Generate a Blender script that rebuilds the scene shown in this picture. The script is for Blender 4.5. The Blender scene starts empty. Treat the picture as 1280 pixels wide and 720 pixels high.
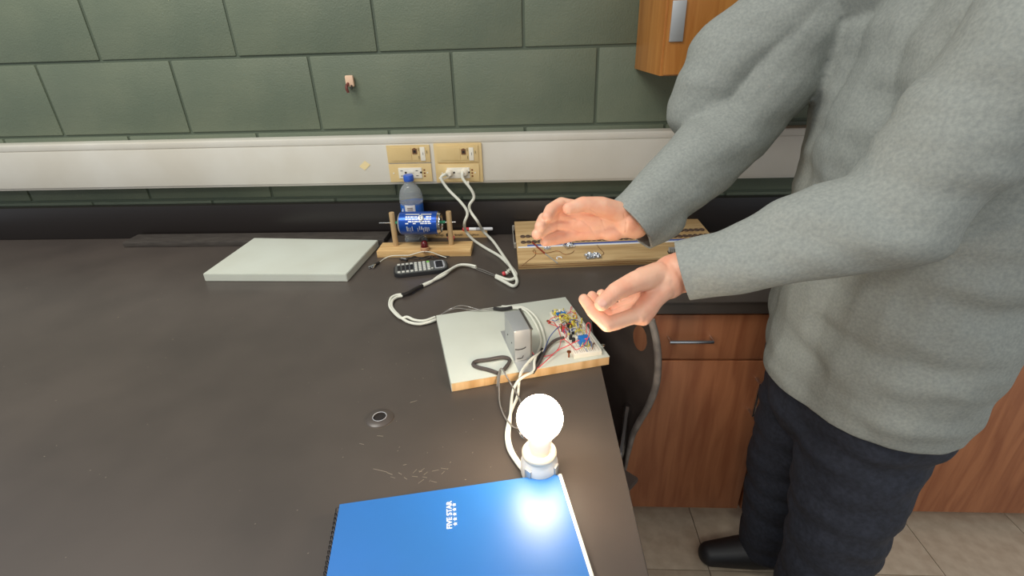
import bpy, bmesh, math, random
from mathutils import Vector, Matrix, noise
random.seed(7)
S = bpy.context.scene
COL = S.collection
PI = math.pi
V = Vector

# ---------------------------------------------------------------- camera, world, lamps, exposure
# metres: x right, y towards the block wall, z up; z = 0 is the top of the lab bench
cam = bpy.data.cameras.new('camera'); co = bpy.data.objects.new('camera', cam); COL.objects.link(co)
rt, up, fw = V([0.99858, 0.044844, -0.028751]), V([0.005675, 0.447087, 0.894472]), V([-0.052966, 0.893366, -0.446198])
m3 = Matrix((rt, up, -fw)).transposed()
co.matrix_world = Matrix.Translation((0, 0, 0.547)) @ m3.to_4x4()
cam.sensor_width = 36; cam.lens = 36 * 620 / 1280; cam.clip_start = 0.02
S.camera = co
w = bpy.data.worlds.new('room_ambient'); S.world = w; w.use_nodes = True
w.node_tree.nodes['Background'].inputs[0].default_value = (0.86, 0.93, 1.0, 1)
w.node_tree.nodes['Background'].inputs[1].default_value = 0.36
def area(name, loc, size, power, col, rot=(0, 0, 0)):
    l = bpy.data.lights.new(name, 'AREA'); l.shape = 'RECTANGLE'; l.size, l.size_y = size
    l.energy = power; l.color = col
    o = bpy.data.objects.new(name, l); COL.objects.link(o); o.location = loc; o.rotation_euler = rot
area('ceiling_or_fill_lamp', (-1.25, 0.35, 1.95), (1.2, 0.6), 30, (1.0, 0.97, 0.9))
area('ceiling_or_fill_lamp', (-0.5, -1.7, 1.95), (1.2, 0.6), 22, (1.0, 0.97, 0.9))
area('ceiling_or_fill_lamp', (1.3, -.9, 1.95), (1.2, 0.6), 8, (1.0, 0.97, 0.9))  # unseen fill light, added to brighten the floor and cabinets at right
S.view_settings.view_transform = 'Standard'; S.view_settings.look = 'None'
S.view_settings.gamma = 1; S.view_settings.exposure = 0.45

# ---------------------------------------------------------------- materials
def lin(c):
    return tuple(((v/255)/12.92 if v/255 <= .04045 else ((v/255+.055)/1.055)**2.4) for v in c) + (1,)
class M:
    def __init__(s, name, col, rough=.5, metal=0, spec=.5):
        s.m = bpy.data.materials.new(name); s.m.use_nodes = True
        s.t = s.m.node_tree; s.b = s.t.nodes['Principled BSDF']; s.c = lin(col)
        s.b.inputs['Base Color'].default_value = s.c
        s.b.inputs['Roughness'].default_value = rough; s.b.inputs['Metallic'].default_value = metal
        s.b.inputs['Specular IOR Level'].default_value = spec
        s.n = None
    def node(s, k, **kw):
        n = s.t.nodes.new(k)
        for a, b in kw.items():
            if a in n.inputs.keys(): n.inputs[a].default_value = b
            else: setattr(n, a, b)
        return n
    def L(s, a, b): s.t.links.new(a, b)
    def coord(s, scale=(1, 1, 1), kind='Object'):
        tc = s.node('ShaderNodeTexCoord'); mp = s.node('ShaderNodeMapping'); mp.inputs['Scale'].default_value = scale
        s.L(tc.outputs[kind], mp.inputs[0]); return mp.outputs[0]
    def vary(s, col2, scale=8, st=(1, 1, 1), lo=.35, hi=.65, detail=4, dist=0):
        n = s.node('ShaderNodeTexNoise', Scale=scale, Detail=detail, Distortion=dist); s.L(s.coord(st), n.inputs['Vector'])
        r = s.node('ShaderNodeMapRange'); r.inputs[1].default_value = lo; r.inputs[2].default_value = hi
        s.L(n.outputs[0], r.inputs[0]); return s.mix(r.outputs[0], col2)
    def mix(s, fac, col2):
        x = s.node('ShaderNodeMix', data_type='RGBA')
        if s.n: s.L(s.n, x.inputs[6])
        else: x.inputs[6].default_value = s.c
        x.inputs[7].default_value = lin(col2); s.L(fac, x.inputs[0])
        s.n = x.outputs[2]; s.L(s.n, s.b.inputs['Base Color']); return s
    def bump(s, scale=80, strength=.2, dist=.002, st=(1, 1, 1), detail=3):
        n = s.node('ShaderNodeTexNoise', Scale=scale, Detail=detail); s.L(s.coord(st), n.inputs['Vector'])
        b = s.node('ShaderNodeBump', Strength=strength, Distance=dist); s.L(n.outputs[0], b.inputs['Height'])
        if s.b.inputs['Normal'].is_linked: s.L(s.b.inputs['Normal'].links[0].from_socket, b.inputs['Normal'])
        s.L(b.outputs[0], s.b.inputs['Normal']); return s
    def specks(s, col, scale=40, rad=.05):
        v = s.node('ShaderNodeTexVoronoi', Scale=scale); s.L(s.coord(), v.inputs['Vector'])
        r = s.node('ShaderNodeMapRange'); r.inputs[1].default_value = rad; r.inputs[2].default_value = rad*.6
        s.L(v.outputs['Distance'], r.inputs[0])
        n = s.node('ShaderNodeTexNoise', Scale=7.0); s.L(s.coord(), n.inputs['Vector'])
        q = s.node('ShaderNodeMapRange'); q.inputs[1].default_value = .55; q.inputs[2].default_value = .72
        s.L(n.outputs[0], q.inputs[0])
        mu = s.node('ShaderNodeMath', operation='MULTIPLY'); s.L(r.outputs[0], mu.inputs[0]); s.L(q.outputs[0], mu.inputs[1])
        return s.mix(mu.outputs[0], col)
def wood(name, c1, c2, st=(1, 9, 9), scale=6, rough=.55):
    return M(name, c1, rough).vary(c2, scale, st, .38, .66, 5, .6).bump(30, .15, .001, st)
m_block = M('painted_block', (108, 116, 96), .48).vary((98, 108, 90), 6).bump(210, .5, .002).bump(60, .3, .002, detail=6)
m_joint = M('painted_mortar', (82, 92, 76), .6).bump(150, .3, .001)
m_race = M('cream_raceway', (212, 208, 197), .42).vary((204, 198, 184), 5)
m_beige = M('ivory_plastic', (222, 196, 142), .45).vary((212, 184, 128), 9)
m_ivory = M('white_plastic', (230, 224, 208), .4)
m_dark = M('dark_slot', (28, 22, 18), .6)
m_bench = M('black_resin', (70, 63, 58), .36, 0, .5).vary((80, 72, 66), 5, (1, 1, 1)).specks((150, 135, 115), 26, .06).bump(120, .05, .0005)
m_splash = M('black_splash', (34, 29, 27), .35)
m_white = M('white_paint', (206, 210, 198), .45).vary((198, 200, 186), 5)
m_pine = wood('pine_end', (228, 192, 142), (200, 156, 102), (9, 9, 1), 5)
m_pinel = wood('pine_long', (224, 188, 132), (202, 160, 104), (1.5, 14, 14), 5)
m_dowel = wood('dowel', (188, 160, 118), (166, 136, 94), (14, 14, 1.5), 5)
m_plank = wood('old_plank', (206, 176, 128), (180, 146, 98), (1.2, 12, 12), 5)
m_cab = wood('orange_oak', (192, 130, 62), (172, 108, 44), (10, 10, 1), 4, .4)
m_base = wood('brown_oak', (176, 114, 76), (150, 90, 58), (10, 10, 1), 4, .45)
m_floor = M('vinyl_tile', (206, 190, 166), .4).vary((190, 172, 148), 30)
m_tilej = M('tile_joint', (96, 84, 72), .7)
m_cord = M('white_cord', (222, 222, 208), .42)
m_black = M('black_rubber', (34, 30, 28), .5)
m_shrink = M('grey_sleeving', (74, 66, 62), .55)
m_steel = M('zinc_steel', (188, 190, 190), .42, .55)
m_steel2 = M('steel_side', (170, 166, 158), .5, .3)
m_chrome = M('chrome', (215, 215, 215), .18, 1)
m_alu = M('crumpled_foil', (215, 218, 222), .22, 1).bump(90, .9, .006)
m_red = M('red_wire', (212, 66, 74), .4)
m_dred = M('dark_red', (92, 18, 20), .15)
m_blue = M('blue_plastic', (32, 112, 190), .35)
m_bluew = M('blue_wire', (70, 92, 150), .4)
m_yellow = M('yellow_plastic', (214, 196, 70), .4)
m_green = M('green_straw', (24, 140, 100), .35)
m_copper = M('copper_wire', (150, 84, 44), .35, .8)
m_calc = M('grey_calculator', (86, 88, 86), .5)
m_calcd = M('dark_calculator', (38, 38, 40), .45)
m_key = M('light_key', (205, 205, 196), .5)
m_keyd = M('black_key', (30, 30, 32), .5)
m_keyg = M('green_key', (130, 200, 90), .5)
m_lcd = M('lcd_screen', (120, 130, 122), .2)
m_skin = M('skin', (238, 186, 156), .48).vary((228, 160, 130), 28, lo=.4, hi=.7).bump(260, .2, .0008)
m_skin.b.inputs['Subsurface Weight'].default_value = .18; m_skin.b.inputs['Subsurface Radius'].default_value = (.01, .004, .002)
m_skin.b.inputs['Subsurface Scale'].default_value = .6
m_nail = M('fingernail', (236, 178, 156), .3)
m_sweat = M('heather_grey', (154, 157, 150), .9, 0, .2).vary((132, 136, 132), 240, lo=.3, hi=.8).bump(500, .4, .0008)
m_jeans = M('dark_denim', (42, 46, 58), .85).vary((30, 34, 44), 120).bump(400, .3, .001)
m_hair = M('brown_hair', (70, 48, 34), .6).bump(60, .8, .004, (1, 1, 6))
m_shoe = M('black_shoe', (30, 30, 32), .5)
m_chair = M('black_chair_plastic', (92, 82, 76), .38).vary((84, 74, 68), 20)
m_rim = M('rim_sheen', (132, 124, 116), .5).vary((96, 88, 82), 30)  # light sheen along the backrest edge, put into the rim colour
m_cover = M('blue_cover', (42, 110, 180), .40, 0, .6).vary((42, 112, 188), 7).bump(45, .12, .0008, (1, 3, 1))
m_page = M('paper_edge', (240, 232, 214), .7)
m_print = M('white_print', (240, 242, 244), .5)
m_lamp = M('lamp_neck', (238, 232, 222), .4)
m_cork = M('wooden_spool', (196, 150, 110), .6)
m_bar = M('dark_bar', (74, 68, 62), .6).vary((58, 52, 47), 25, (1, 6, 6))
m_silver = M('silver_print', (176, 178, 182), .5)
m_tape = M('perforated_tape', (92, 74, 62), .6)
m_bulb = bpy.data.materials.new('lit_bulb'); m_bulb.use_nodes = True
_b = m_bulb.node_tree.nodes['Principled BSDF']; _b.inputs['Base Color'].default_value = (1, .95, .85, 1)
_b.inputs['Emission Color'].default_value = (1, .80, .58, 1); _b.inputs['Emission Strength'].default_value = 42
m_pet = M('clear_bottle', (235, 240, 242), .06); m_pet.b.inputs['Transmission Weight'].default_value = .8
m_pet.b.inputs['IOR'].default_value = 1.15; m_pet.bump(40, .5, .003)
m_clearw = M('clear_tubing', (150, 146, 140), .15); m_clearw.b.inputs['Transmission Weight'].default_value = .35

# ---------------------------------------------------------------- helpers
def mt(m): return m.m if isinstance(m, M) else m
def obj(name, bm, m, parent=None, smooth=True):
    me = bpy.data.meshes.new(name); bm.to_mesh(me); bm.free()
    if smooth:
        for p in me.polygons: p.use_smooth = True
        try: me.set_sharp_from_angle(angle=math.radians(38))
        except Exception: pass
    me.materials.append(mt(m))
    o = bpy.data.objects.new(name, me); COL.objects.link(o)
    if parent is not None:
        o.parent = parent; o.matrix_parent_inverse = Matrix()
    return o
def inst(src, parent, mat):
    c = src.copy(); COL.objects.link(c); c.parent = parent; c.matrix_local = mat; return c
def tag(o, label=None, cat=None, group=None, kind=None):
    for k, v in (('label', label), ('category', cat), ('group', group), ('kind', kind)):
        if v: o[k] = v
    return o
def thing(name, loc, label, cat, group=None, rz=0):
    o = bpy.data.objects.new(name, None); COL.objects.link(o); o.empty_display_size = .02
    o.location = loc; o.rotation_euler = (0, 0, rz); return tag(o, label, cat, group)
def inv(o):  # world -> local of an Empty placed with loc and z rotation
    return (Matrix.Translation(o.location) @ Matrix.Rotation(o.rotation_euler.z, 4, 'Z')).inverted()
def box(bm, lo, hi, rz=0, bev=0, pivot=None, mat=None):
    c = [(a+b)/2 for a, b in zip(lo, hi)]; s = [abs(b-a) for a, b in zip(lo, hi)]
    r = bmesh.ops.create_cube(bm, size=1)['verts']
    bmesh.ops.scale(bm, vec=s, verts=r)
    bmesh.ops.translate(bm, vec=c, verts=r)
    if bev:
        es = list({e for v in r for e in v.link_edges})
        q = bmesh.ops.bevel(bm, geom=es, offset=bev, segments=2, affect='EDGES', profile=.6)
        r = list({v for f in q['faces'] for v in f.verts} | {v for v in r if v.is_valid})
    if rz: bmesh.ops.rotate(bm, cent=pivot or c, matrix=Matrix.Rotation(rz, 3, 'Z'), verts=r)
    if mat: bmesh.ops.transform(bm, matrix=mat, verts=r)
    return r
def B(*boxes, **k):
    bm = bmesh.new()
    for b in boxes: box(bm, b[0], b[1], **k)
    return bm
def smooth_path(pts, n=6):
    P = [V(p) for p in pts]
    if len(P) < 3: return P
    P = [2*P[0]-P[1]] + P + [2*P[-1]-P[-2]]; out = []
    for i in range(1, len(P)-2):
        a, b, c, d = P[i-1:i+3]
        for k in range(n):
            t = k/n
            out.append(.5*((2*b)+(c-a)*t+(2*a-5*b+4*c-d)*t*t+(3*b-a-3*c+d)*t**3))
    out.append(P[-2]); return out
def tube(bm, pts, r, seg=8, n=6, flat=None, smooth=True, closed=False):
    P = smooth_path(pts, n) if smooth else [V(p) for p in pts]
    rs = r if isinstance(r, (list, tuple)) else None
    rings = []; prev = None
    for i, p in enumerate(P):
        t = (P[min(i+1, len(P)-1)]-P[max(i-1, 0)]).normalized()
        if prev is None:
            a = V((0, 0, 1)) if abs(t.z) < .9 else V((1, 0, 0)); u = t.cross(a).normalized()
        else:
            u = (prev-t*prev.dot(t)).normalized()
        prev = u; v = t.cross(u)
        if rs:
            f = i/(len(P)-1)*(len(rs)-1); k = min(int(f), len(rs)-2); rr = rs[k]+(rs[k+1]-rs[k])*(f-k)
        else: rr = r
        rings.append([bm.verts.new(p+u*math.cos(2*PI*j/seg)*rr+v*math.sin(2*PI*j/seg)*rr*(flat or 1)) for j in range(seg)])
    for a, b in zip(rings, rings[1:]):
        for j in range(seg): bm.faces.new((a[j], a[(j+1) % seg], b[(j+1) % seg], b[j]))
    bm.faces.new(rings[0][::-1]); bm.faces.new(rings[-1])
    return bm
def T(pts, r, **k): return tube(bmesh.new(), pts, r, **k)
def lathe(bm, prof, seg=32, mat=None, cap=True):
    vs = []; rings = []
    for (r, z) in prof:
        rings.append([bm.verts.new((r*math.cos(2*PI*j/seg), r*math.sin(2*PI*j/seg), z)) for j in range(seg)]); vs += rings[-1]
    for a, b in zip(rings, rings[1:]):
        for j in range(seg): bm.faces.new((a[j], a[(j+1) % seg], b[(j+1) % seg], b[j]))
    if cap:
        bm.faces.new(rings[0][::-1]); bm.faces.new(rings[-1])
    if mat: bmesh.ops.transform(bm, matrix=mat, verts=vs)
    return bm
def La(prof, **k): return lathe(bmesh.new(), prof, **k)
def prism(bm, poly, z0, z1, mat=None):
    a = [bm.verts.new((x, y, z0)) for x, y in poly]; b = [bm.verts.new((x, y, z1)) for x, y in poly]; n = len(poly)
    bm.faces.new(a[::-1]); bm.faces.new(b)
    for i in range(n): bm.faces.new((a[i], a[(i+1) % n], b[(i+1) % n], b[i]))
    if mat: bmesh.ops.transform(bm, matrix=mat, verts=a+b)
    return bm
def glyph(name, text, size, m, parent, mat, depth=.0004):
    cu = bpy.data.curves.new('lettering', 'FONT'); cu.body = text; cu.size = size; cu.extrude = depth; cu.offset = size*.018
    t = bpy.data.objects.new('tmp', cu); COL.objects.link(t); bpy.context.view_layer.update()
    me = bpy.data.meshes.new_from_object(t.evaluated_get(bpy.context.evaluated_depsgraph_get()))
    bpy.data.objects.remove(t); me.materials.clear(); me.materials.append(mt(m))
    o = bpy.data.objects.new(name, me); COL.objects.link(o); o.parent = parent; o.matrix_local = mat; return o
def capsule(bm, a, ra, b, rb):
    a, b = V(a), V(b); d = b-a
    for p, r in ((a, ra), (b, rb)):
        bmesh.ops.create_icosphere(bm, subdivisions=3, radius=r, matrix=Matrix.Translation(p))
    if d.length > 1e-5:
        q = d.to_track_quat('Z', 'Y').to_matrix().to_4x4(); q.translation = (a+b)/2
        bmesh.ops.create_cone(bm, cap_ends=True, segments=20, radius1=ra, radius2=rb, depth=d.length, matrix=q)
def ell(bm, c, r, rot=None):
    q = Matrix.Translation(c) @ (rot or Matrix()) @ Matrix.Diagonal((*r, 1))
    bmesh.ops.create_icosphere(bm, subdivisions=4, radius=1, matrix=q)
def chain(bm, pts, rs):
    for i in range(len(pts)-1): capsule(bm, pts[i], rs[i], pts[i+1], rs[i+1])
def remesh(bm, vox, it=6):
    me = bpy.data.meshes.new('t'); bm.to_mesh(me); bm.free()
    o = bpy.data.objects.new('t', me); COL.objects.link(o)
    r = o.modifiers.new('r', 'REMESH'); r.mode = 'VOXEL'; r.voxel_size = vox
    s = o.modifiers.new('s', 'SMOOTH'); s.factor = .5; s.iterations = it
    bpy.context.view_layer.update()
    out = bpy.data.meshes.new_from_object(o.evaluated_get(bpy.context.evaluated_depsgraph_get()))
    bpy.data.objects.remove(o); return out

# ---------------------------------------------------------------- the setting
WY = 1.503
FZ = -0.74
wall = obj('wall_back', B(((-2.6, WY+.004, FZ), (2.3, WY+.12, 1.3))), m_joint); tag(wall, kind='structure')
BL, BH = .403, .2035
bm = bmesh.new(); box(bm, (.0035, 0, .0035), (BL-.0035, .02, BH-.0035), bev=.0035)
blk = None
for r in range(-3, 4):
    z = .3235 + r*BH; off = -.237 if r % 2 == 0 else -.439+.403
    for i in range(-6, 6):
        x = off + i*BL
        if blk is None: blk = obj('concrete_block', bm, m_block, wall); blk.location = (x, WY, z)
        else: inst(blk, wall, Matrix.Translation((x, WY+random.uniform(-.0008, .0008), z)))
floor = obj('floor', B(((-2.6, -1.2, FZ-.05), (2.3, WY, FZ-.004))), m_tilej); tag(floor, kind='structure')
bm = B(((.001, .001, -.004), (.303, .303, 0)), bev=.0008); tile = None
for i in range(7):
    for j in range(8):
        M4 = Matrix.Translation((.15+i*.304, -.95+j*.304, FZ))
        if tile is None: tile = obj('floor_tile', bm, m_floor, floor); tile.matrix_local = M4
        else: inst(tile, floor, M4)

# bench: back run along the wall and the arm that comes towards the camera
bench = thing('lab_bench', (0, 0, 0), 'black resin lab bench with dull scuffed top, running along the wall and towards the viewer', 'bench')
PX0, PX1, BF = .113, .130, 1.02
bm = bmesh.new()
prism(bm, [(-2.2, 1.495), (-2.2, -.25), (.136, -.25), (PX0, .9), (PX0+.004, BF), (2.1, BF), (2.1, 1.495)], -.032, 0)
bmesh.ops.bevel(bm, geom=[e for e in bm.edges if abs(e.verts[0].co.z) < 1e-4 and abs(e.verts[1].co.z) < 1e-4], offset=.003, segments=2, affect='EDGES')
obj('worktop', bm, m_bench, bench)
tag(obj('trim_1', B(((-2.2, 1.474, 0.0002), (2.1, 1.502, .108)), bev=.002), m_splash), kind='structure')
cabn = thing('base_cabinet', (0, 0, 0), 'brown oak base cabinet with drawers under the back bench on the right', 'cabinet')
obj('body', B(((.13, BF+.03, FZ+.05), (1.9, 1.49, -.034)), ((.13, BF+.08, FZ), (1.9, 1.49, FZ+.05))), m_base, cabn, False)
for k in range(4):
    x0 = .14+k*.44
    d = obj('drawer', B(((x0, BF+.008, -.164), (x0+.432, BF+.03, -.04)), bev=.002), m_base, cabn)
    obj('handle', T([(x0+.17, BF+.01, -.1), (x0+.17, BF-.015, -.1), (x0+.27, BF-.015, -.1), (x0+.27, BF+.01, -.1)], .004, smooth=False), m_chrome, d)
    d = obj('door', B(((x0, BF+.008, FZ+.055), (x0+.432, BF+.03, -.17)), bev=.002), m_base, cabn)
    obj('handle', T([(x0+.40, BF+.01, -.22), (x0+.40, BF-.015, -.22), (x0+.40, BF-.015, -.32), (x0+.40, BF+.01, -.32)], .004, smooth=False), m_chrome, d)
cab2 = thing('base_cabinet', (0, 0, 0), 'brown oak base cabinet under the bench arm that comes towards the viewer', 'cabinet')
obj('body', B(((-1.9, -.2, FZ+.05), (-.25, BF, -.034)), ((-1.9, -.2, FZ), (-.3, BF, FZ+.05))), m_base, cab2, False)
for k in range(3): obj('side_panel', B(((-.25, -.19+k*.4, FZ+.055), (-.24, .2+k*.4, -.04)), bev=.002), m_base, cab2)

rd = random.Random(5); bm = bmesh.new()     # dust flecks and light scratches lying on the worktop
def fleck(x, y, l, wd, a): box(bm, (x-l/2, y-wd/2, -.0002), (x+l/2, y+wd/2, .0003), rz=a)
for k in range(60): fleck(rd.uniform(-.32, .0), rd.uniform(.38, .95), rd.uniform(.0006, .002), rd.uniform(.0004, .0008), rd.uniform(0, PI))
for k in range(60): fleck(rd.uniform(-1.1, -.3), rd.uniform(.3, 1.1), rd.uniform(.0006, .002), rd.uniform(.0004, .0008), rd.uniform(0, PI))
for k in range(14): fleck(rd.gauss(-.16, .018), rd.gauss(.505, .012), rd.uniform(.003, .010), .0003, rd.uniform(-.5, 1.2))
for p, l, a in (((-0.2286,0.5110,0.0000), .022, -.25), ((-0.2131,0.5054,0.0000), .010, -.4), ((-0.1982,0.5057,0.0000), .006, -.5), ((-0.1881,0.4972,0.0000), .006, -.6), ((-0.2721,0.5625,0.0000), .008, -.3), ((-0.2139,0.6629,0.0000), .012, .5), ((-0.3326,0.7556,0.0000), .004, 0), ((-0.2484,0.5800,0.0000), .010, -.1), ((-0.1952,0.5221,0.0000), .005, .3)):
    fleck(p[0], p[1], l, .0005, a)
tag(obj('dust_flecks', bm, M('pale_dust', (150, 140, 124), .8), bench, False), kind='stuff')

# raceway with its two device plates
race = thing('wire_raceway', (0, 1.452, 0), 'long cream metal wire raceway running across the block wall above the bench', 'raceway')
obj('channel', B(((-2.3, 0, .171), (2.1, .05, .309)), bev=.003), m_race, race)
obj('cover_strip', B(((-2.3, -.003, .178), (2.1, .003, .2885)), bev=.0015), m_race, race)
obj('top_lip', B(((-2.3, -.002, .2905), (2.1, .003, .307)), bev=.0015), m_race, race)
tp = [(-0.5258,1.4480,0.2278), (-0.5064,1.4480,0.2438), (-0.4916,1.4480,0.2319), (-0.5110,1.4480,0.2157)]
bm = bmesh.new(); vs = [bm.verts.new(V(p)-V((0, 1.452, 0))) for p in tp]; f = bm.faces.new(vs)
g = bmesh.ops.extrude_face_region(bm, geom=[f]); bmesh.ops.translate(bm, vec=(0, .0006, 0), verts=[v for v in g['geom'] if isinstance(v, bmesh.types.BMVert)])
obj('tape_residue', bm, M('tape_residue', (232, 212, 160), .5), race, False)

def jack_unit(p, x0, x1, z0, z1):  # data plate in the upper half
    pl = obj('data_plate', B(((x0, -.004, z0), (x1, 0, z1)), bev=.0012), m_beige, p)
    W = x1-x0
    obj('blank_insert', B(((x0+.012, -.0055, z0+.006), (x0+W*.57, -.003, z1-.006)), bev=.0008), m_beige, pl)
    obj('jack_module', B(((x0+W*.58, -.0055, z0+.006), (x0+W*.76, -.003, z1-.006)), bev=.0008), m_beige, pl)
    obj('network_jack', B(((x0+W*.60, -.007, z1-.025), (x0+W*.71, -.005, z1-.010)), ((x0+W*.63, -.0075, z1-.022), (x0+W*.68, -.006, z1-.008))), M('jack_brown', (120, 82, 52), .5), pl, False)
    obj('jack_hole', B(((x0+W*.625, -.0082, z1-.021), (x0+W*.685, -.0072, z1-.014)),), m_dark, pl, False)
    obj('label_window', B(((x0+W*.78, -.006, z0+.005), (x0+W*.89, -.003, z1-.006)), bev=.0008), m_ivory, pl)
    for (a, b) in ((.84, .5), (.93, .6), (.74, .3), (.74, .75)):
        obj('tick_mark', B(((x0+W*a, -.0065, z0+(z1-z0)*b-.004), (x0+W*a+.001, -.005, z0+(z1-z0)*b+.004)),), m_dark, pl, False)
def outlet_unit(p, x0, x1, z0, z1, slots=True):
    pl = obj('outlet_plate', B(((x0, -.004, z0), (x1, 0, z1)), bev=.0012), m_beige, p); W = x1-x0; zc = (z0+z1)/2
    obj('receptacle', B(((x0+W*.22, -.0065, zc-.0155), (x0+W*.77, -.003, zc+.0155)), bev=.001), m_ivory, pl)
    for a in (.27, .63):
        for dz in (.007, -.008): obj('slot', B(((x0+W*a, -.0072, zc+dz-.0008), (x0+W*a+.007, -.006, zc+dz+.0008)),), m_dark, pl, False)
    for a in (.39, .75): obj('ground_hole', B(((x0+W*a-.003, -.0072, zc-.001), (x0+W*a+.003, -.006, zc+.004)), bev=.0005), m_dark, pl)
    obj('test_buttons', B(((x0+W*.46, -.0075, zc-.001), (x0+W*.58, -.006, zc+.008)), bev=.0006), m_ivory, pl)
    for a in (.1, .9): obj('plate_screw', La([(.0022, 0), (.0022, .001)], seg=12, mat=Matrix.Translation((x0+W*a, -.004, zc)) @ Matrix.Rotation(PI/2, 4, 'X')), m_ivory, pl)
    for k in range(3): obj('embossed_mark', B(((x0+W*.81, -.0047, zc-.012+k*.009), (x0+W*.85, -.0038, zc-.008+k*.009)),), m_copper, pl, False)
o1 = thing('outlet_box', (0, 1.449, 0), 'ivory outlet and data plates with empty sockets, left pair on the raceway', 'outlet')
jack_unit(o1, -.437, -.311, .2365, .2865); outlet_unit(o1, -.437, -.311, .180, .233)
o2 = thing('outlet_box', (0, 1.449, 0), 'ivory outlet box with two white plugs pushed in, right one on the raceway', 'outlet')
obj('surround', B(((-.299, -.006, .176), (-.160, .002, .2895)), bev=.003), m_beige, o2)
o2b = o2
for nm in (0,):
    jack_unit(o2, -.291, -.170, .236, .2835); outlet_unit(o2, -.291, -.170, .180, .231)
for ch in o2.children:
    if ch.name.startswith(('data_plate', 'outlet_plate')): ch.location.y = -.0055

# wall cabinet, top right
wc = thing('wall_cabinet', (0, 0, 0), 'orange oak wall cabinet with steel hinges at the top right', 'cabinet')
x0, y0, zc = .267, 1.19, .468
obj('body', B(((x0, y0, zc), (1.75, 1.5, 1.2)), bev=.002), m_cab, wc)
for k in range(3):
    d = obj('door', B(((x0+.004+k*.49, y0-.02, zc+.003), (x0+.486+k*.49, y0-.001, 1.195)), bev=.003), m_cab, wc)
    for z in (.535, 1.08):
        h = obj('hinge', B(((x0+.008+k*.49, y0-.023, z), (x0+.036+k*.49, y0-.019, z+.075)), bev=.001), m_steel, d)
    obj('knob', La([(.004, 0), (.004, .014), (.013, .018), (.013, .026), (.004, .03)], seg=16, mat=Matrix.Translation((x0+.45+k*.49, y0-.018, zc+.06)) @ Matrix.Rotation(PI/2, 4, 'X')), m_chrome, d)

# small pale clip on the wall, far left
hk = thing('wall_hook', (-.527, 1.5, .455), 'small pale hook with a dark red tip high on the green wall', 'hook')
obj('plate', B(((-.014, -.012, -.012), (.010, 0, .018)), bev=.005), M('pale_pink_plastic', (226, 190, 160), .5), hk)
obj('arm', T([(-.006, -.008, -.002), (-.008, -.024, -.012), (-.006, -.022, -.026)], .004), M('maroon_plastic', (110, 56, 48), .5), hk)
obj('tip', T([(.003, -.012, -.008), (.004, -.016, -.018)], .0025), m_dark, hk)

# ---------------------------------------------------------------- back of the bench, left
bar = thing('dark_bar', (-.70, 1.43, 0), 'dark grey worn bar lying along the backsplash at far left', 'bar')
obj('bar_body', B(((-.6, -.035, 0), (.232, .038, .018)), bev=.003), m_bar, bar)
fb = thing('foam_board', (-.481, 1.38, 0), 'thick pale grey foam board lying at the left beside the can stand', 'board')
bm = bmesh.new(); prism(bm, [(0, 0), (-.012, -.243), (-.40, -.235), (-.40, .03)], 0, .022)
bmesh.ops.bevel(bm, geom=list(bm.edges), offset=.0015, segments=2, affect='EDGES'); obj('foam_slab', bm, m_white, fb)

# bottle
bt = thing('water_bottle', (-.375, 1.418, 0), 'clear plastic water bottle with blue label and blue cap behind the can', 'bottle')
prof = [(.026, .0), (.0325, .004), (.0335, .012), (.0318, .020), (.0335, .028), (.0318, .036), (.0335, .044), (.0325, .055), (.0325, .118),
        (.0345, .128), (.0345, .140), (.033, .152), (.029, .164), (.022, .175), (.0145, .183), (.0125, .188), (.0125, .200)]
obj('bottle_body', La(prof, seg=40), m_pet, bt)
obj('cap', La([(.0142, .190), (.0148, .192), (.0148, .205), (.0135, .2075), (.001, .208)], seg=36), M('blue_cap', (44, 92, 190), .4), bt)
lab = obj('label_band', La([(.0333, .056), (.0336, .057), (.0336, .127), (.0333, .128)], seg=48, cap=False), M('bottle_label', (40, 98, 182), .35), bt)
def arcplate(name, r, a0, a1, z0, z1, m, p, n=8, mat=None):
    bm = bmesh.new(); A = []
    for i in range(n+1):
        a = a0+(a1-a0)*i/n; A.append([bm.verts.new((rr*math.cos(a), rr*math.sin(a), z)) for rr, z in ((r, z0), (r, z1), (r-.0006, z1), (r-.0006, z0))])
    for a, b in zip(A, A[1:]):
        for j in range(4): bm.faces.new((a[j], b[j], b[(j+1) % 4], a[(j+1) % 4]))
    bm.faces.new(A[0]); bm.faces.new(A[-1][::-1])
    if mat: bmesh.ops.transform(bm, matrix=mat, verts=bm.verts)
    bmesh.ops.recalc_face_normals(bm, faces=bm.faces)
    return obj(name, bm, m, p)
arcplate('barcode_panel', .0340, -PI/2-.42, -PI/2+.50, .058, .126, M('panel_white', (222, 218, 212), .5), lab)
for k in range(11): arcplate('barcode_bar', .0343, -PI/2-.18, -PI/2+.30, .066+k*.005, .0685+k*.005, M('bar_grey', (120, 104, 96), .6) if k == 0 else bpy.data.materials['bar_grey'], lab, 4)
for k in range(3): arcplate('label_letter', .0341, -PI/2-.95+k*.12, -PI/2-.87+k*.12, .085+k*.006, .103+k*.006, m_print, lab, 3)
arcplate('label_stripe', .0341, -PI/2-.42, -PI/2-.36, .058, .126, m_silver, lab, 3)
arcplate('label_stripe', .0341, -PI/2+.48, -PI/2+.53, .058, .126, m_silver, lab, 3)

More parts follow.
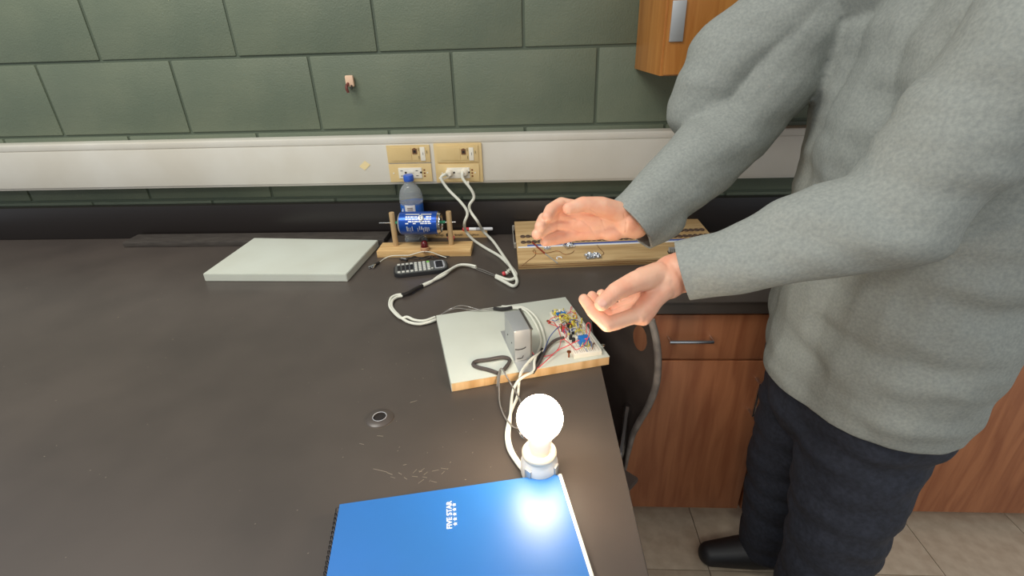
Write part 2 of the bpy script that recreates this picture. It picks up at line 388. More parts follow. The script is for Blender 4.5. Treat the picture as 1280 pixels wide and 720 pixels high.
# wooden strip with handwriting, and marker on it
ws = thing('wooden_strip', (-.25, 1.448, 0), 'pine strip with handwriting and a dark hole, behind the can stand', 'strip')
obj('strip_body', B(((-.115, 0, 0), (.092, .016, .020)), bev=.001), m_pinel, ws)
obj('hole', La([(.0075, 0), (.0075, .0008)], seg=20, mat=Matrix.Translation((-.029, .0004, .010)) @ Matrix.Rotation(PI/2, 4, 'X')), m_dark, ws)
rnd0 = random.Random(21)
def scrawl(x, n, s, amp):
    pts = []
    for i in range(n*4): pts.append((x+i*s/4+rnd0.uniform(-.4, .6)*s/4, -.0006, .010+amp*math.sin(i*PI/2+.4)*rnd0.uniform(.2, 1.5)))
    return T(pts, .0006, seg=5, n=4)
obj('handwriting', scrawl(-.070, 5, .0055, .0030), m_dark, ws); obj('handwriting', scrawl(-.010, 5, .0055, .0026), m_dark, ws)
obj('handwriting', scrawl(.026, 8, .0052, .0026), m_dark, ws)
mk = thing('marker_pen', (-0.2225,1.4560,0.0281), 'white marker with a red cap end lying on the pine strip', 'marker')
RX = Matrix.Rotation(PI/2, 4, 'Y')
obj('barrel', La([(.0045, .006), (.0052, .008), (.0052, .078), (.004, .082)], seg=16, mat=RX), m_print, mk)
obj('cap', La([(.0045, -.012), (.0056, -.010), (.0056, .008), (.0050, .009)], seg=16, mat=RX), m_red, mk)
obj('grey_band', La([(.0054, .03), (.0054, .055)], seg=16, mat=RX), m_silver, mk)
mk.location.z = .0257
pn = thing('pencil', (-.235, 1.459, .0235), 'brown pencil stub lying on the pine strip left of the marker', 'pencil')
obj('shaft', La([(.0034, 0), (.0034, .040)], seg=6, mat=RX), m_copper, pn, False)
obj('tip', La([(.0034, .040), (.0005, .050)], seg=6, mat=RX), m_pinel, pn, False)

# can stand
st = thing('can_stand', (-.325, 1.335, 0), 'pine block with two dowel posts holding the spinning blue can', 'stand', rz=.02)
I = inv(st)
def loc(p, M4=None): return (M4 or I) @ V(p)
obj('base_block', B(((-.137, -.038, 0), (.133, .032, .0195)), bev=.001), m_pinel, st)
for x in (-.091, .072):
    ps = obj('post', La([(.0078, .019), (.0078, .118), (.0072, .1195)], seg=20, mat=Matrix.Translation((x, .008, 0))), m_dowel, st)
obj('axle', T([(-.131, .008, .089), (.090, .008, .0875)], .0013, smooth=False), m_chrome, st)
cn = thing('drink_can', tuple(st.matrix_world @ V((-.325+ -.012, 1.343, .0865))), 'blue aluminium drink can lying sideways on a rod between two posts', 'can')
cp = [(.0235, -.0580), (.0255, -.0600), (.0285, -.0580), (.0325, -.0545), (.033, -.052), (.033, .050), (.0328, .0525), (.0300, .0572), (.0290, .0590), (.0292, .0606), (.0278, .0606), (.0266, .0575)]
mc = M('printed_can', (28, 78, 170), .28, .5)
can = obj('can_body', La(cp[3:7], seg=48, mat=RX, cap=False), mc, cn)
obj('can_bottom', La(cp[:4], seg=48, mat=RX), m_steel, cn)
obj('can_lid', La(cp[6:], seg=48, mat=RX), m_chrome, cn)
RXm = RX
rnd = random.Random(3)
def canbit(a, da, x0, x1, m): return arcplate('printed_text', .0334, a, a+da, x0, x1, m, can, 4, RX)
# rotation: local angle a -> after RX about Y: (x,y,z)->(z,y,-x); a=PI-ish is top
for row, (a, da) in enumerate(((-2.50, .14), (-2.28, .12), (-2.08, .12), (-1.90, .09))):
    x = -.035
    while x < .036:
        wd = rnd.uniform(.003, .011)
        if rnd.random() < .93 and not (row == 0 and -.004 < x < .014): canbit(a, da, x, min(x+wd, .038), m_print)
        x += wd+.0015
for x0_, x1_ in ((-.036, .004), (.008, .038)): canbit(-2.78, .14, x0_, x1_, m_silver)
x = -.033
while x < .036:
    if rnd.random() < .8: canbit(-1.52+rnd.uniform(-.1, .05), rnd.uniform(.3, .5), x, x+rnd.uniform(.0015, .0035), m_silver)
    x += .0052
mg = obj('button_magnet', La([(.001, 0), (.0085, 0), (.0085, .003), (.007, .0036), (.001, .0036)], seg=24, mat=Matrix.Translation((.009, -.0245, .0225)) @ V((0, -.74, .68)).to_track_quat('Z', 'X').to_matrix().to_4x4()), m_steel, cn)
q = V((0, -.74, .68)).to_track_quat('Z', 'Y').to_matrix().to_4x4()
q = Matrix.Translation((.009, -.0275, .0252)) @ Matrix.Rotation(math.radians(47), 4, 'X')
glyph('magnet_letter', 'S', .010, m_dark, mg, q @ Matrix.Translation((-.003, -.0035, .0003)))
for (a, b) in ((-.078, -.056), (.052, .072)):
    obj('straw_sleeve', T([(a, -.0005, .002), (b, -.0005, .002)], .0042, smooth=False), m_green, cn)
sp = thing('red_sensor', (-.322, 1.301, .0195), 'dark red domed sensor in a wooden cup below the can', 'sensor')
obj('wooden_cup', La([(.0125, 0), (.0128, .010), (.0115, .011), (.011, .006)], seg=28), m_cork, sp)
obj('red_dome', La([(.0098, .005), (.0102, .014), (.0095, .021), (.007, .026), (.003, .0285), (.0005, .029)], seg=28), m_dred, sp)
obj('wire_loop', T([(-.003, 0, .026), (-.009, -.002, .031), (-.009, -.002, .039), (.006, -.002, .039), (.006, -.002, .031), (.002, 0, .027)], .0007, n=3), m_dark, sp)
obj('coil_lead', T([(.002, -.012, .004), (.006, -.030, .0015), (.020, -.0345, .002), (.045, -.0365, -.010)], .0004), m_copper, sp)
rt_ = thing('red_thumbtack', (-0.2930,1.4483,0.0120), 'small red cylinder lying behind the right post of the can stand', 'pin')
obj('pin_body', La([(.006, 0), (.006, .004), (.0042, .006), (.0042, .014), (.006, .016), (.006, .020)], seg=18, mat=Matrix.Translation((-.01, .0, -.002)) @ RX), m_red, rt_)
rt_.location = (-.268, 1.430, .009)

# alligator leads
al = thing('test_lead', (0, 0, 0), 'white test lead with alligator clip in front of the can stand, left', 'wire')
obj('wire', T([(-0.4429,1.2518,0.0040), (-0.4349,1.2799,0.0040), (-0.4131,1.2800,0.0116), (-0.3844,1.2840,0.0109), (-0.3639,1.2850,0.0110), (-0.3404,1.2860,0.0177), (-0.3220,1.2870,0.0208), (-0.2994,1.2870,0.0181), (-0.2795,1.2860,0.0097), (-0.2584,1.2800,0.0047)], .0011), m_cord, al)
obj('boot', T([(-0.4429,1.2518,0.0040), (-0.4523,1.2305,0.0050)], .0036), m_black, al)
obj('jaw', T([(-0.4500,1.2309,0.0060), (-0.4622,1.2127,0.0070)], [.0030, .0014]), m_chrome, al)
obj('jaw', T([(-0.4509,1.2322,0.0030), (-0.4613,1.2143,0.0015)], [.0030, .0014]), m_chrome, al)
obj('grip', T([(-0.4477,1.2317,0.0080), (-0.4497,1.2139,0.0040)], .0018), m_chrome, al)
bl = thing('test_lead', (0, 0, 0), 'black test lead bundle with clips lying above the calculator', 'wire')
for k, c in enumerate(([(500,325.5),(508,323),(517,321.5),(528,322),(540,319.8),(552,320.5),(560,321)], [(504,327),(512,324.5),(523,323.5),(534,320.5),(545,323),(556,321.5)], [(507,324),(516,326),(530,324),(538,325.5),(528,321),(548,320)])):
    pass
obj('wire', T([(-0.3850,1.2645,0.0040), (-0.3717,1.2762,0.0050), (-0.3524,1.2820,0.0060), (-0.3264,1.2786,0.0060), (-0.3014,1.2907,0.0060), (-0.2740,1.2908,0.0040), (-0.2556,1.2898,0.0030)], .0016), m_black, bl)
obj('wire', T([(-0.3690,1.2637,0.0030), (-0.3602,1.2759,0.0050), (-0.3329,1.2575,0.0090), (-0.3121,1.2774,0.0100), (-0.2864,1.2719,0.0060), (-0.2707,1.2849,0.0040)], .0014), m_black, bl)
obj('wire', T([(-0.3648,1.2750,0.0030), (-0.3494,1.2807,0.0090), (-0.3245,1.2606,0.0100), (-0.3035,1.2676,0.0080), (-0.2925,1.2923,0.0060)], .0014), m_black, bl)
obj('clip', T([(-0.3667,1.2642,0.0040), (-0.3925,1.2756,0.0030)], [.0034, .0014]), m_calcd, bl)
obj('clip_jaw', T([(-0.3697,1.2681,0.0060), (-0.3879,1.2771,0.0060)], [.0022, .0010]), m_chrome, bl)
obj('clip', T([(-0.2712,1.2878,0.0040), (-0.2515,1.2926,0.0030)], [.0034, .0012]), m_calcd, bl)

# calculator
q0, q1 = V((-0.3749,1.1517,0.0040)), V((-0.2360,1.1891,0.0040))
ca = thing('calculator', (q0.x, q0.y, 0), 'dark grey pocket calculator with pale keys below the can stand', 'calculator', rz=math.atan2(q1.y-q0.y, q1.x-q0.x))
CL, CW = (q1-q0).length, .074
def rrect(x0, y0, x1, y1, r, n=6):
    P = []
    for (cx, cy, a0) in ((x1-r, y0+r, -PI/2), (x1-r, y1-r, 0), (x0+r, y1-r, PI/2), (x0+r, y0+r, PI)):
        for k in range(n+1): P.append((cx+r*math.cos(a0+PI/2*k/n), cy+r*math.sin(a0+PI/2*k/n)))
    return P
def slab(poly, z0, z1, bev):
    bm = prism(bmesh.new(), poly, z0, z1)
    bmesh.ops.bevel(bm, geom=[e for e in bm.edges if e.verts[0].co.z > z1-1e-5 and e.verts[1].co.z > z1-1e-5], offset=bev, segments=2, affect='EDGES'); return bm
obj('body', slab(rrect(0, 0, CL, CW, .020), .001, .0095, .002), m_calcd, ca)
obj('face_panel', slab(rrect(.004, .004, CL-.004, CW-.004, .017), .009, .0112, .001), m_calc, ca)
obj('foot_ridge', B(((.020, .008, 0), (CL-.02, CW-.008, .002)),), m_black, ca, False)
d = obj('display_frame', slab(rrect(.108, .012, .134, CW-.012, .005), .0108, .0124, .0006), m_silver, ca)
obj('display', slab(rrect(.1115, .0155, .1305, CW-.0155, .003), .0118, .0130, .0004), m_calcd, d)
obj('name_badge', B(((CL-.014, .026, .0108), (CL-.008, .048, .0116)), bev=.0004), m_silver, ca)
ks = {}
for c in range(8):
    for r in range(5):
        key = 'g' if (c == 7 and r == 4) else ('d' if c < 4 and 0 < r < 4 else 'l')
        mat = Matrix.Translation((.014+c*.0112, .012+r*.0123, .0110))
        if key not in ks: ks[key] = obj('key', B(((-.0038, -.0046, 0), (.0038, .0046, .0026)), bev=.0010), {'g': m_keyg, 'd': m_keyd, 'l': m_key}[key], ca); ks[key].matrix_local = mat
        else: inst(ks[key], ca, mat)
obj('key', La([(.003, .0105), (.003, .0135), (.001, .014)], seg=14, mat=Matrix.Translation((.101, .014, 0))), m_key, ca)

# white plastic bit
wb = thing('plastic_connector', (-0.0849,1.1677,0.0000), 'tiny white crown shaped connector with red base inside the cord loop', 'connector')
obj('red_base', La([(.006, 0), (.006, .006), (.004, .007)], seg=16, mat=Matrix.Translation((-.006, -.004, .006)) @ Matrix.Rotation(1.1, 4, 'Y')), m_red, wb)
obj('crown', La([(.004, 0), (.0055, .006), (.003, .008), (.006, .012), (.002, .013), (.0045, .018)], seg=10, mat=Matrix.Translation((0, 0, .004)) @ Matrix.Rotation(.7, 4, 'Y')), m_cord, wb)

# ---------------------------------------------------------------- mains cords
def plug(p, x, z, wd=.0115):
    b = obj('plug', La([(wd, 0), (wd*1.03, .006), (wd*.93, .018), (wd*.6, .024)], seg=24, mat=Matrix.Translation((x, 1.446, z)) @ Matrix.Rotation(PI/2, 4, 'X')), m_ivory, p)
    return b
ca1 = thing('power_cord', (0, 0, 0), 'white mains cord from the left plug, looping down onto the bench', 'cord')
plug(ca1, -.2575, .2065)
obj('plug_clip', T([(-.258, 1.425, .198), (-.272, 1.418, .194), (-.286, 1.42, .196)], .0022), m_ivory, ca1)
obj('cord', T([(-.262, 1.425, .203), (-0.2669,1.4130,0.2080), (-0.2775,1.4080,0.1978), (-0.2589,1.4050,0.1656), (-0.2213,1.3880,0.1307), (-0.2047,1.3800,0.1029), (-0.2156,1.3800,0.0713), (-0.2197,1.4254,0.0300), (-0.1956,1.4073,0.0080), (-0.1537,1.3487,0.0050), (-0.1095,1.2875,0.0050), (-0.0804,1.2261,0.0060), (-0.0621,1.1773,0.0080), (-0.0570,1.1526,0.0080), (-0.0625,1.1354,0.0060), (-0.0787,1.1330,0.0050), (-0.1090,1.1574,0.0050)], .0042), m_cord, ca1)
ca2 = thing('power_cord', (0, 0, 0), 'white mains cord from the right plug, hanging in a bend before the wall', 'cord')
plug(ca2, -.213, .2065)
obj('cord_tag', B(((-.002, -.001, -.008), (.003, .001, .004)), mat=Matrix.Translation((-0.2003,1.4050,0.1857))), m_ivory, ca2)
obj('cord', T([(-.2175, 1.425, .205), (-0.2145,1.4100,0.2124), (-0.2139,1.4050,0.1963), (-0.1917,1.4000,0.1658), (-0.1851,1.4000,0.1421), (-0.1991,1.3980,0.1213), (-0.1976,1.3950,0.1028), (-0.1751,1.3700,0.0791), (-0.1667,1.4236,0.0300), (-0.1354,1.3884,0.0120), (-0.1007,1.2917,0.0080), (-0.0706,1.1845,0.0140), (-0.0555,1.1376,0.0060), (-0.0540,1.1073,0.0050), (-0.0629,1.0962,0.0050), (-0.0818,1.1168,0.0050), (-0.1083,1.1477,0.0050)], .0042), m_cord, ca2)

le = thing('lamp_cable', (0, 0, 0), 'white twin lamp cable curling from the black joint round to the pale board and bulb', 'cord')
obj('bare_lead', T([(-0.1112,1.1599,0.0050), (-0.1364,1.1852,0.0050), (-0.1688,1.2093,0.0060)], .0010), m_clearw, le)
obj('bare_lead', T([(-0.1107,1.1526,0.0050), (-0.1376,1.1751,0.0050), (-0.1700,1.2015,0.0060)], .0008), m_clearw, le)
obj('twin_lead', T([(-0.1649,1.2040,0.0060), (-0.1896,1.2203,0.0060), (-0.2118,1.2234,0.0060), (-0.2301,1.2001,0.0060), (-0.2449,1.1600,0.0060), (-0.2615,1.1361,0.0060), (-0.2931,1.0995,0.0060)], .0034), m_cord, le)
obj('twin_lead', T([(-0.1656,1.2033,0.0110), (-0.1885,1.2143,0.0110), (-0.2142,1.2122,0.0110), (-0.2353,1.1811,0.0100), (-0.2573,1.1486,0.0080), (-0.2729,1.1196,0.0050), (-0.2922,1.0948,0.0050)], .0034), m_cord, le)
obj('black_joint', T([(-0.2891,1.0994,0.0060), (-0.3029,1.0796,0.0060), (-0.3143,1.0603,0.0060), (-0.3290,1.0477,0.0060)], .0048), m_black, le)
obj('twin_lead', T([(-0.3280,1.0519,0.0060), (-0.3427,1.0479,0.0060), (-0.3510,1.0314,0.0060), (-0.3442,0.9955,0.0060), (-0.3269,0.9652,0.0060), (-0.3036,0.9380,0.0060), (-0.2887,0.9370,0.0090), (-0.2708,0.9274,0.0070), (-0.2493,0.9256,0.0060), (-0.2275,0.9412,0.0060)], .0032), m_cord, le)
obj('twin_lead', T([(-0.3266,1.0455,0.0050), (-0.3387,1.0394,0.0050), (-0.3445,1.0211,0.0050), (-0.3372,0.9896,0.0050), (-0.3155,0.9559,0.0050), (-0.2883,0.9257,0.0050), (-0.2609,0.9137,0.0050), (-0.2395,0.9204,0.0050), (-0.2242,0.9324,0.0050)], .0032), m_cord, le)
obj('bare_lead', T([(-0.2257,0.9412,0.0060), (-0.2127,0.9501,0.0100), (-0.1968,0.9466,0.0220), (-0.1725,0.9538,0.0280), (-0.1491,0.9500,0.0260), (-0.1273,0.9426,0.0240), (-0.0925,0.9459,0.0240)], .0010), m_clearw, le)
obj('bare_lead', T([(-0.2230,0.9359,0.0060), (-0.2073,0.9430,0.0160), (-0.1809,0.9484,0.0240), (-0.1574,0.9446,0.0240), (-0.1306,0.9408,0.0240), (-0.0928,0.9495,0.0240)], .0010), m_clearw, le)
obj('black_joint', T([(-0.0979,0.9478,0.0240), (-0.0784,0.9440,0.0240), (-0.0577,0.9493,0.0250)], .0040), m_black, le)
obj('twin_lead', T([(-0.0810,0.9567,0.0240), (-0.0562,0.9547,0.0240), (-0.0368,0.9527,0.0240), (-0.0208,0.9383,0.0240), (-0.0052,0.9087,0.0240), (0.0047,0.8743,0.0240), (0.0100,0.8404,0.0240), (0.0126,0.8057,0.0240), (0.0070,0.7822,0.0250), (-0.0122,0.7516,0.0280), (-0.0261,0.7232,0.0280), (-0.0320,0.7058,0.0260), (-0.0351,0.7023,0.0080), (-0.0363,0.6732,0.0050), (-0.0443,0.6383,0.0050), (-0.0491,0.6041,0.0050), (-0.0500,0.5758,0.0050), (-0.0450,0.5493,0.0050), (-0.0334,0.5252,0.0060), (-0.0192,0.5034,0.0060)], .0025), m_cord, le)
obj('twin_lead', T([(-0.0612,0.9493,0.0240), (-0.0366,0.9455,0.0240), (-0.0224,0.9277,0.0240), (-0.0085,0.8922,0.0230), (0.0013,0.8511,0.0230), (0.0042,0.8129,0.0230), (-0.0020,0.7757,0.0240), (-0.0078,0.7444,0.0260), (-0.0091,0.7192,0.0240), (-0.0243,0.7026,0.0250), (-0.0366,0.6933,0.0200), (-0.0449,0.6839,0.0050), (-0.0462,0.6383,0.0050), (-0.0459,0.6041,0.0050), (-0.0458,0.5758,0.0050), (-0.0403,0.5494,0.0050), (-0.0300,0.5267,0.0060), (-0.0170,0.5063,0.0060)], .0025), m_cord, le)

# ---------------------------------------------------------------- the white topped board with the circuit
A = V(((-0.1514,0.6893,0.0190))); A2 = V(((0.1341,0.7729,0.0190))); ang = math.atan2(A2.y-A.y, A2.x-A.x)
bd = thing('mounting_board', (A.x, A.y, 0), 'pale green-white topped pine board carrying the grey box and breadboard', 'board', rz=ang)
BW, BD = .294, .247
obj('pine_core', B(((0, 0, .0005), (BW, BD, .0178)), bev=.0006), m_pine, bd)
obj('painted_top', B(((-.0004, -.0004, .0176), (BW+.0004, BD+.0004, .0190)), bev=.0004), m_white, bd)
obj('painted_side', B(((-.0008, 0, .0005), (0.0002, BD, .0180)),), m_white, bd, False)
pb = thing('control_box', (-.0435, .752, .019), 'grey zinc metal box with bent tabs standing on the pale board', 'box', rz=math.radians(17))
h = .066
obj('housing', B(((0, 0, .001), (.031, .074, h)), bev=.0012), m_steel, pb)
obj('mounting_plate', B(((-.001, -.036, 0), (.031, .112, .0014)), bev=.0004), m_steel, pb)
obj('cover_flange', B(((.0300, -.003, .002), (.0322, .078, h+.001)), ((.0290, -.003, h-.001), (.0345, .078, h+.0010)), bev=.0004), M('dark_zinc', (120, 116, 108), .5, .4), pb)
obj('slot', T([(.001, -.0006, .028), (.008, -.0010, .0265), (.017, -.0010, .0275), (.021, -.0006, .030)], .0008, seg=5), m_dark, pb)
obj('slot', T([(.004, -.0006, .007), (.010, -.0010, .0065), (.014, -.0010, .008), (.016, -.0006, .012)], .0007, seg=5), m_dark, pb)
for (x, y) in ((.011, -.022), (.022, -.012)):
    obj('screw_hole', La([(.0028, 0), (.0028, .0004)], seg=14, mat=Matrix.Translation((x, y, .0014))), m_dark, pb)
for y in (.02, .05): obj('rivet', La([(.0016, 0), (.0012, .0008)], seg=10, mat=Matrix.Translation((0, y, .03)) @ Matrix.Rotation(-PI/2, 4, 'Y')), m_dark, pb)
bx = (-0.1015,0.7337,0.0228)
lp = thing('sleeved_loop', bx, 'thick dark grey sleeved wire bent into a triangle on the board edge', 'wire')
Il = inv(lp)
obj('sleeve', T([Il @ V(p) for p in [(-0.0725,0.7132,0.0230), (-0.0889,0.7226,0.0230), (-0.1099,0.7309,0.0230), (-0.1189,0.7395,0.0230), (-0.1134,0.7496,0.0230), (-0.0932,0.7547,0.0230), (-0.0670,0.7611,0.0240), (-0.0541,0.7547,0.0240), (-0.0542,0.7421,0.0240), (-0.0619,0.7239,0.0230)]], .0036), m_shrink, lp)
obj('clear_lead', T([Il @ V(p) for p in [(-0.0723,0.6927,0.0100), (-0.0715,0.7077,0.0210), (-0.0686,0.7197,0.0260), (-0.0644,0.7210,0.0260), (-0.0564,0.7038,0.0240), (-0.0467,0.6951,0.0100), (-0.0310,0.6444,0.0200), (-0.0257,0.6032,0.0350)]], .0014), m_clearw, lp)
obj('clear_lead', T([Il @ V(p) for p in [(-0.0673,0.7201,0.0240), (-0.0692,0.7025,0.0180), (-0.0681,0.6799,0.0080), (-0.0649,0.6521,0.0050), (-0.0550,0.6196,0.0060), (-0.0409,0.5932,0.0100), (-0.0329,0.5832,0.0160)]], .0014), m_clearw, lp)
obj('wire_spring', T([Il @ (V((-0.0303,0.5797,0.0160))+V((math.cos(k*1.5)*.003+k*.00035, math.sin(k*1.5)*.003-k*.0006, -k*.0002))) for k in range(24)], .0006, seg=5, n=3), m_chrome, lp)

bb = thing('breadboard', (.065, .763, .019), 'white breadboard crowded with wires, blue relay and yellow parts', 'breadboard', rz=math.radians(14.5))
obj('base', B(((0, 0, 0), (.054, .165, .0092)), bev=.0008), m_ivory, bb)
obj('centre_groove', B(((.0255, .003, .0090), (.0285, .162, .00945)),), m_silver, bb, False)
bm = bmesh.new()
for i in range(14):
    if i in (2, 7, 12): continue
    for j in range(58): box(bm, (.0035+i*.0035, .004+j*.00272, .0091), (.0048+i*.0035, .0053+j*.00272, .0094))
tag(obj('contact_holes', bm, M('hole_grey', (150, 140, 124), .7), bb, False), kind='stuff')
Ib = inv(bb); bb_ = lambda p: Ib @ V(p)
def pins(p, n, dx): return None
obj('relay', B(((.018, .020, .0115), (.037, .0345, .0275)), bev=.0008), m_blue, bb)
obj('relay_pins', B(*[((.020+k*.007, .026, .008), (.021+k*.007, .027, .012)) for k in range(3)]), m_chrome, bb, False)
for (x, y) in ((.014, .066), (.017, .092)):
    c = obj('chip', B(((x, y, .0098), (x+.009, y+.013, .0145)), bev=.0006), m_black, bb)
for (x, y) in ((.012, .041), (.010, .052)): obj('capacitor', La([(.0032, .009), (.0032, .018), (.0026, .0188)], seg=16, mat=Matrix.Translation((x, y, 0))), m_keyd, bb)
obj('potentiometer', B(((.018, .136, .0095), (.027, .146, .020)), bev=.0006), m_blue, bb)
obj('potentiometer', B(((.008, .142, .0095), (.015, .149, .016)), bev=.0006), m_blue, bb)
obj('terminal_block', B(((.016, .040, .0095), (.036, .0455, .0185)), bev=.0006), m_ivory, bb)
obj('indicator_led', La([(.0022, .0185), (.0022, .021), (.001, .0225)], seg=12, mat=Matrix.Translation((.033, .043, 0))), m_green, bb)
rr = random.Random(11)
wm = [m_yellow, m_yellow, m_red, m_bluew, m_yellow, m_cord, m_copper, m_yellow]
for k in range(66):
    x = rr.uniform(.003, .050); y = rr.uniform(.060, .155)
    if k > 58: x = rr.uniform(.012, .045); y = rr.uniform(.006, .022)
    a = rr.uniform(0, PI); l = rr.uniform(.006, .022); hh = rr.uniform(.004, .013)
    x2 = min(max(x+l*math.cos(a), .003), .051); y2 = min(y+l*math.sin(a), .160)
    obj('jumper_wire', T([(x, y, .009), (x, y, .009+hh*.7), ((x+x2)/2, (y+y2)/2, .010+hh), (x2, y2, .009+hh*.7), (x2, y2, .009)], .0007, seg=5, n=3), wm[k % 8], bb)
for k in range(9):
    x = rr.uniform(.006, .045); y = rr.uniform(.06, .150)
    rs = obj('resistor', T([(x, y, .013), (x+rr.uniform(-.004, .004), y+.007, .013)], .0012, smooth=False), m_yellow if k % 2 else m_bluew, bb)
for (x, y) in ((.007, .148), (.011, .125), (.036, .110), (.029, .098)):
    obj('yellow_led', La([(.0026, .013), (.0026, .018), (.0015, .0205), (.0004, .021)], seg=12, mat=Matrix.Translation((x, y, 0))), m_yellow, bb)
for (x, y) in ((-.0075, .008), (.060, .012)):
    s_ = obj('board_screw', La([(.0016, 0), (.0016, .010), (.004, .011), (.004, .013), (.002, .0135)], seg=14, mat=Matrix.Translation((x, y, 0))), m_copper if x < 0 else m_chrome, bb)
# loose wires between box and breadboard
def lead(name, mats, label, pts, r, sleeve=None):
    t = thing(name, pts[0], label, 'wire'); o = obj('wire', T([V(p)-V(pts[0]) for p in pts], r, seg=6), mats, t); return t
lead('hook_up_wire', m_red, 'red wire leaving the box and running along the board front', [(-0.0132,0.7613,0.0800), (-0.0142,0.7632,0.0550), (-0.0123,0.7694,0.0300), (-0.0020,0.7640,0.0230), (0.0143,0.7681,0.0220), (0.0278,0.7760,0.0220), (0.0390,0.7961,0.0230), (0.0430,0.8196,0.0260), (0.0396,0.8520,0.0280), (0.0309,0.8803,0.0280), (0.0194,0.8802,0.0300)], .0008)
lead('hook_up_wire', m_red, 'long red wire from the front of the board up to the relay', [(-0.0106,0.7208,0.0220), (0.0022,0.7325,0.0240), (0.0199,0.7572,0.0260), (0.0352,0.7777,0.0280), (0.0519,0.7852,0.0320), (0.0730,0.7920,0.0400), (0.0917,0.7877,0.0480)], .0009)
lead('hook_up_wire', m_red, 'red wire looping high over the blue relay', [(0.0488,0.8133,0.0300), (0.0612,0.7906,0.0320), (0.0690,0.7745,0.0320), (0.0821,0.7757,0.0400), (0.0908,0.7810,0.0540), (0.0969,0.8018,0.0620), (0.0966,0.8160,0.0640), (0.0918,0.8198,0.0600), (0.0910,0.8132,0.0480), (0.0922,0.8020,0.0300)], .0008)
lead('hook_up_wire', m_red, 'red wire arching left of the breadboard to the black tip', [(0.0194,0.8769,0.0300), (0.0243,0.8796,0.0360), (0.0342,0.8859,0.0380), (0.0445,0.8961,0.0340), (0.0565,0.9030,0.0300)], .0008)
lead('hook_up_wire', m_red, 'red wire crossing diagonally beside the breadboard', [(0.0193,0.8737,0.0300), (0.0337,0.8675,0.0280), (0.0477,0.8551,0.0280), (0.0543,0.8307,0.0300), (0.0507,0.8193,0.0280), (0.0444,0.8167,0.0260)], .0008)
lead('hook_up_wire', m_bluew, 'blue wire from the box back up to the breadboard', [(-0.0125,0.7813,0.0220), (-0.0079,0.7578,0.0220), (0.0053,0.7626,0.0240), (0.0148,0.7998,0.0260), (0.0231,0.8281,0.0280), (0.0381,0.8549,0.0300), (0.0514,0.8673,0.0300)], .0010)
lead('hook_up_wire', m_bluew, 'short blue wire arching above the breadboard left end', [(0.0279,0.8900,0.0280), (0.0341,0.8799,0.0320), (0.0441,0.8862,0.0340), (0.0580,0.8997,0.0300)], .0009)
lead('hook_up_wire', m_keyd, 'dark wire arch standing left of the chip', [(0.0456,0.8429,0.0280), (0.0459,0.8539,0.0380), (0.0522,0.8562,0.0440), (0.0569,0.8536,0.0400), (0.0553,0.8487,0.0300)], .0009)
lead('sleeved_lead', m_shrink, 'thick dark sleeved lead curving from board front to breadboard', [(-0.0091,0.7171,0.0230), (0.0008,0.7462,0.0230), (0.0131,0.7852,0.0230), (0.0258,0.8113,0.0240), (0.0384,0.8210,0.0260), (0.0491,0.8190,0.0300)], .0030)
lead('sleeved_lead', m_black, 'short straight black sleeved lead beside the white cable', [(-0.0098,0.7147,0.0230), (-0.0020,0.7549,0.0240), (0.0070,0.7861,0.0260)], .0028)
lead('header_plug', m_copper, 'small brown header plug lying left of the breadboard', [(0.0181,0.8937,0.0240), (0.0245,0.8871,0.0240)], .0025)

# ---------------------------------------------------------------- bulb and socket
so = thing('bulb_socket', (0.000, .512, 0), 'white porcelain bulb socket standing behind the blue notebook', 'socket')
obj('base', La([(.0255, 0), (.0262, .003), (.0258, .022), (.0235, .030), (.0225, .033)], seg=40), m_lamp, so)
obj('rim_ring', La([(.0165, .030), (.0215, .031), (.0240, .0355), (.0240, .040), (.0215, .044), (.0178, .044), (.0160, .040)], seg=40), M('porcelain', (232, 222, 200), .3), so)
for a in (-2.2, -.5, 1.6):
    obj('side_clip', B(((-.005, -.0015, 0), (.005, .0015, .022)), bev=.001, mat=Matrix.Translation((.0262*math.cos(a), .0262*math.sin(a), .004)) @ Matrix.Rotation(a+PI/2, 4, 'Z')), m_steel, so)
bu = thing('light_bulb', (0.001, .512, .036), 'lit round white light bulb glowing in the socket', 'bulb')
obj('neck', La([(.0120, 0), (.0135, .004), (.0150, .014), (.0165, .026), (.0180, .036)], seg=36), m_lamp, bu)
pr = []
for k in range(0, 17):
    a = -PI/2+.57+(PI-.57)*k/16; pr.append((max(.0308*math.cos(a), .0003), .0625+.0308*math.sin(a)))
obj('globe', La([(.0165, .031)]+pr, seg=48), m_bulb, bu)

# ---------------------------------------------------------------- notebook
N0, N1, N2 = V((-0.2465,0.4437,0.0140)), V((0.0262,0.4995,0.0140)), V((0.0514,0.3520,0.0140))
ax = (N0-N1).normalized(); na = math.atan2(-ax.y, -ax.x)
nb = thing('notebook', (N1.x, N1.y, 0), 'glossy blue notebook with white star logo lying at the front', 'notebook', rz=na)
NW, ND = .292, .225
bm = bmesh.new(); prism(bm, [(-NW, -ND), (-.008, -ND), (-.001, -ND+.008), (-.001, -.006), (-.006, -.0005), (-NW, 0)], .012, .0138)
bmesh.ops.bevel(bm, geom=[e for e in bm.edges if e.verts[0].co.z > .013 and e.verts[1].co.z > .013], offset=.0005, segments=2, affect='EDGES')
cv = obj('front_cover', bm, m_cover, nb)
obj('back_cover', B(((-NW, -ND, 0), (.0005, -.001, .0015)),), m_cover, nb, False)
obj('pages', B(((-NW+.004, -ND+.002, .0015), (.0033, -.004, .0122)),), m_page, nb, False)
obj('page_edge', B(((-.0010, -ND+.003, .0105), (.0036, -.003, .0135)), bev=.0006), m_page, nb)
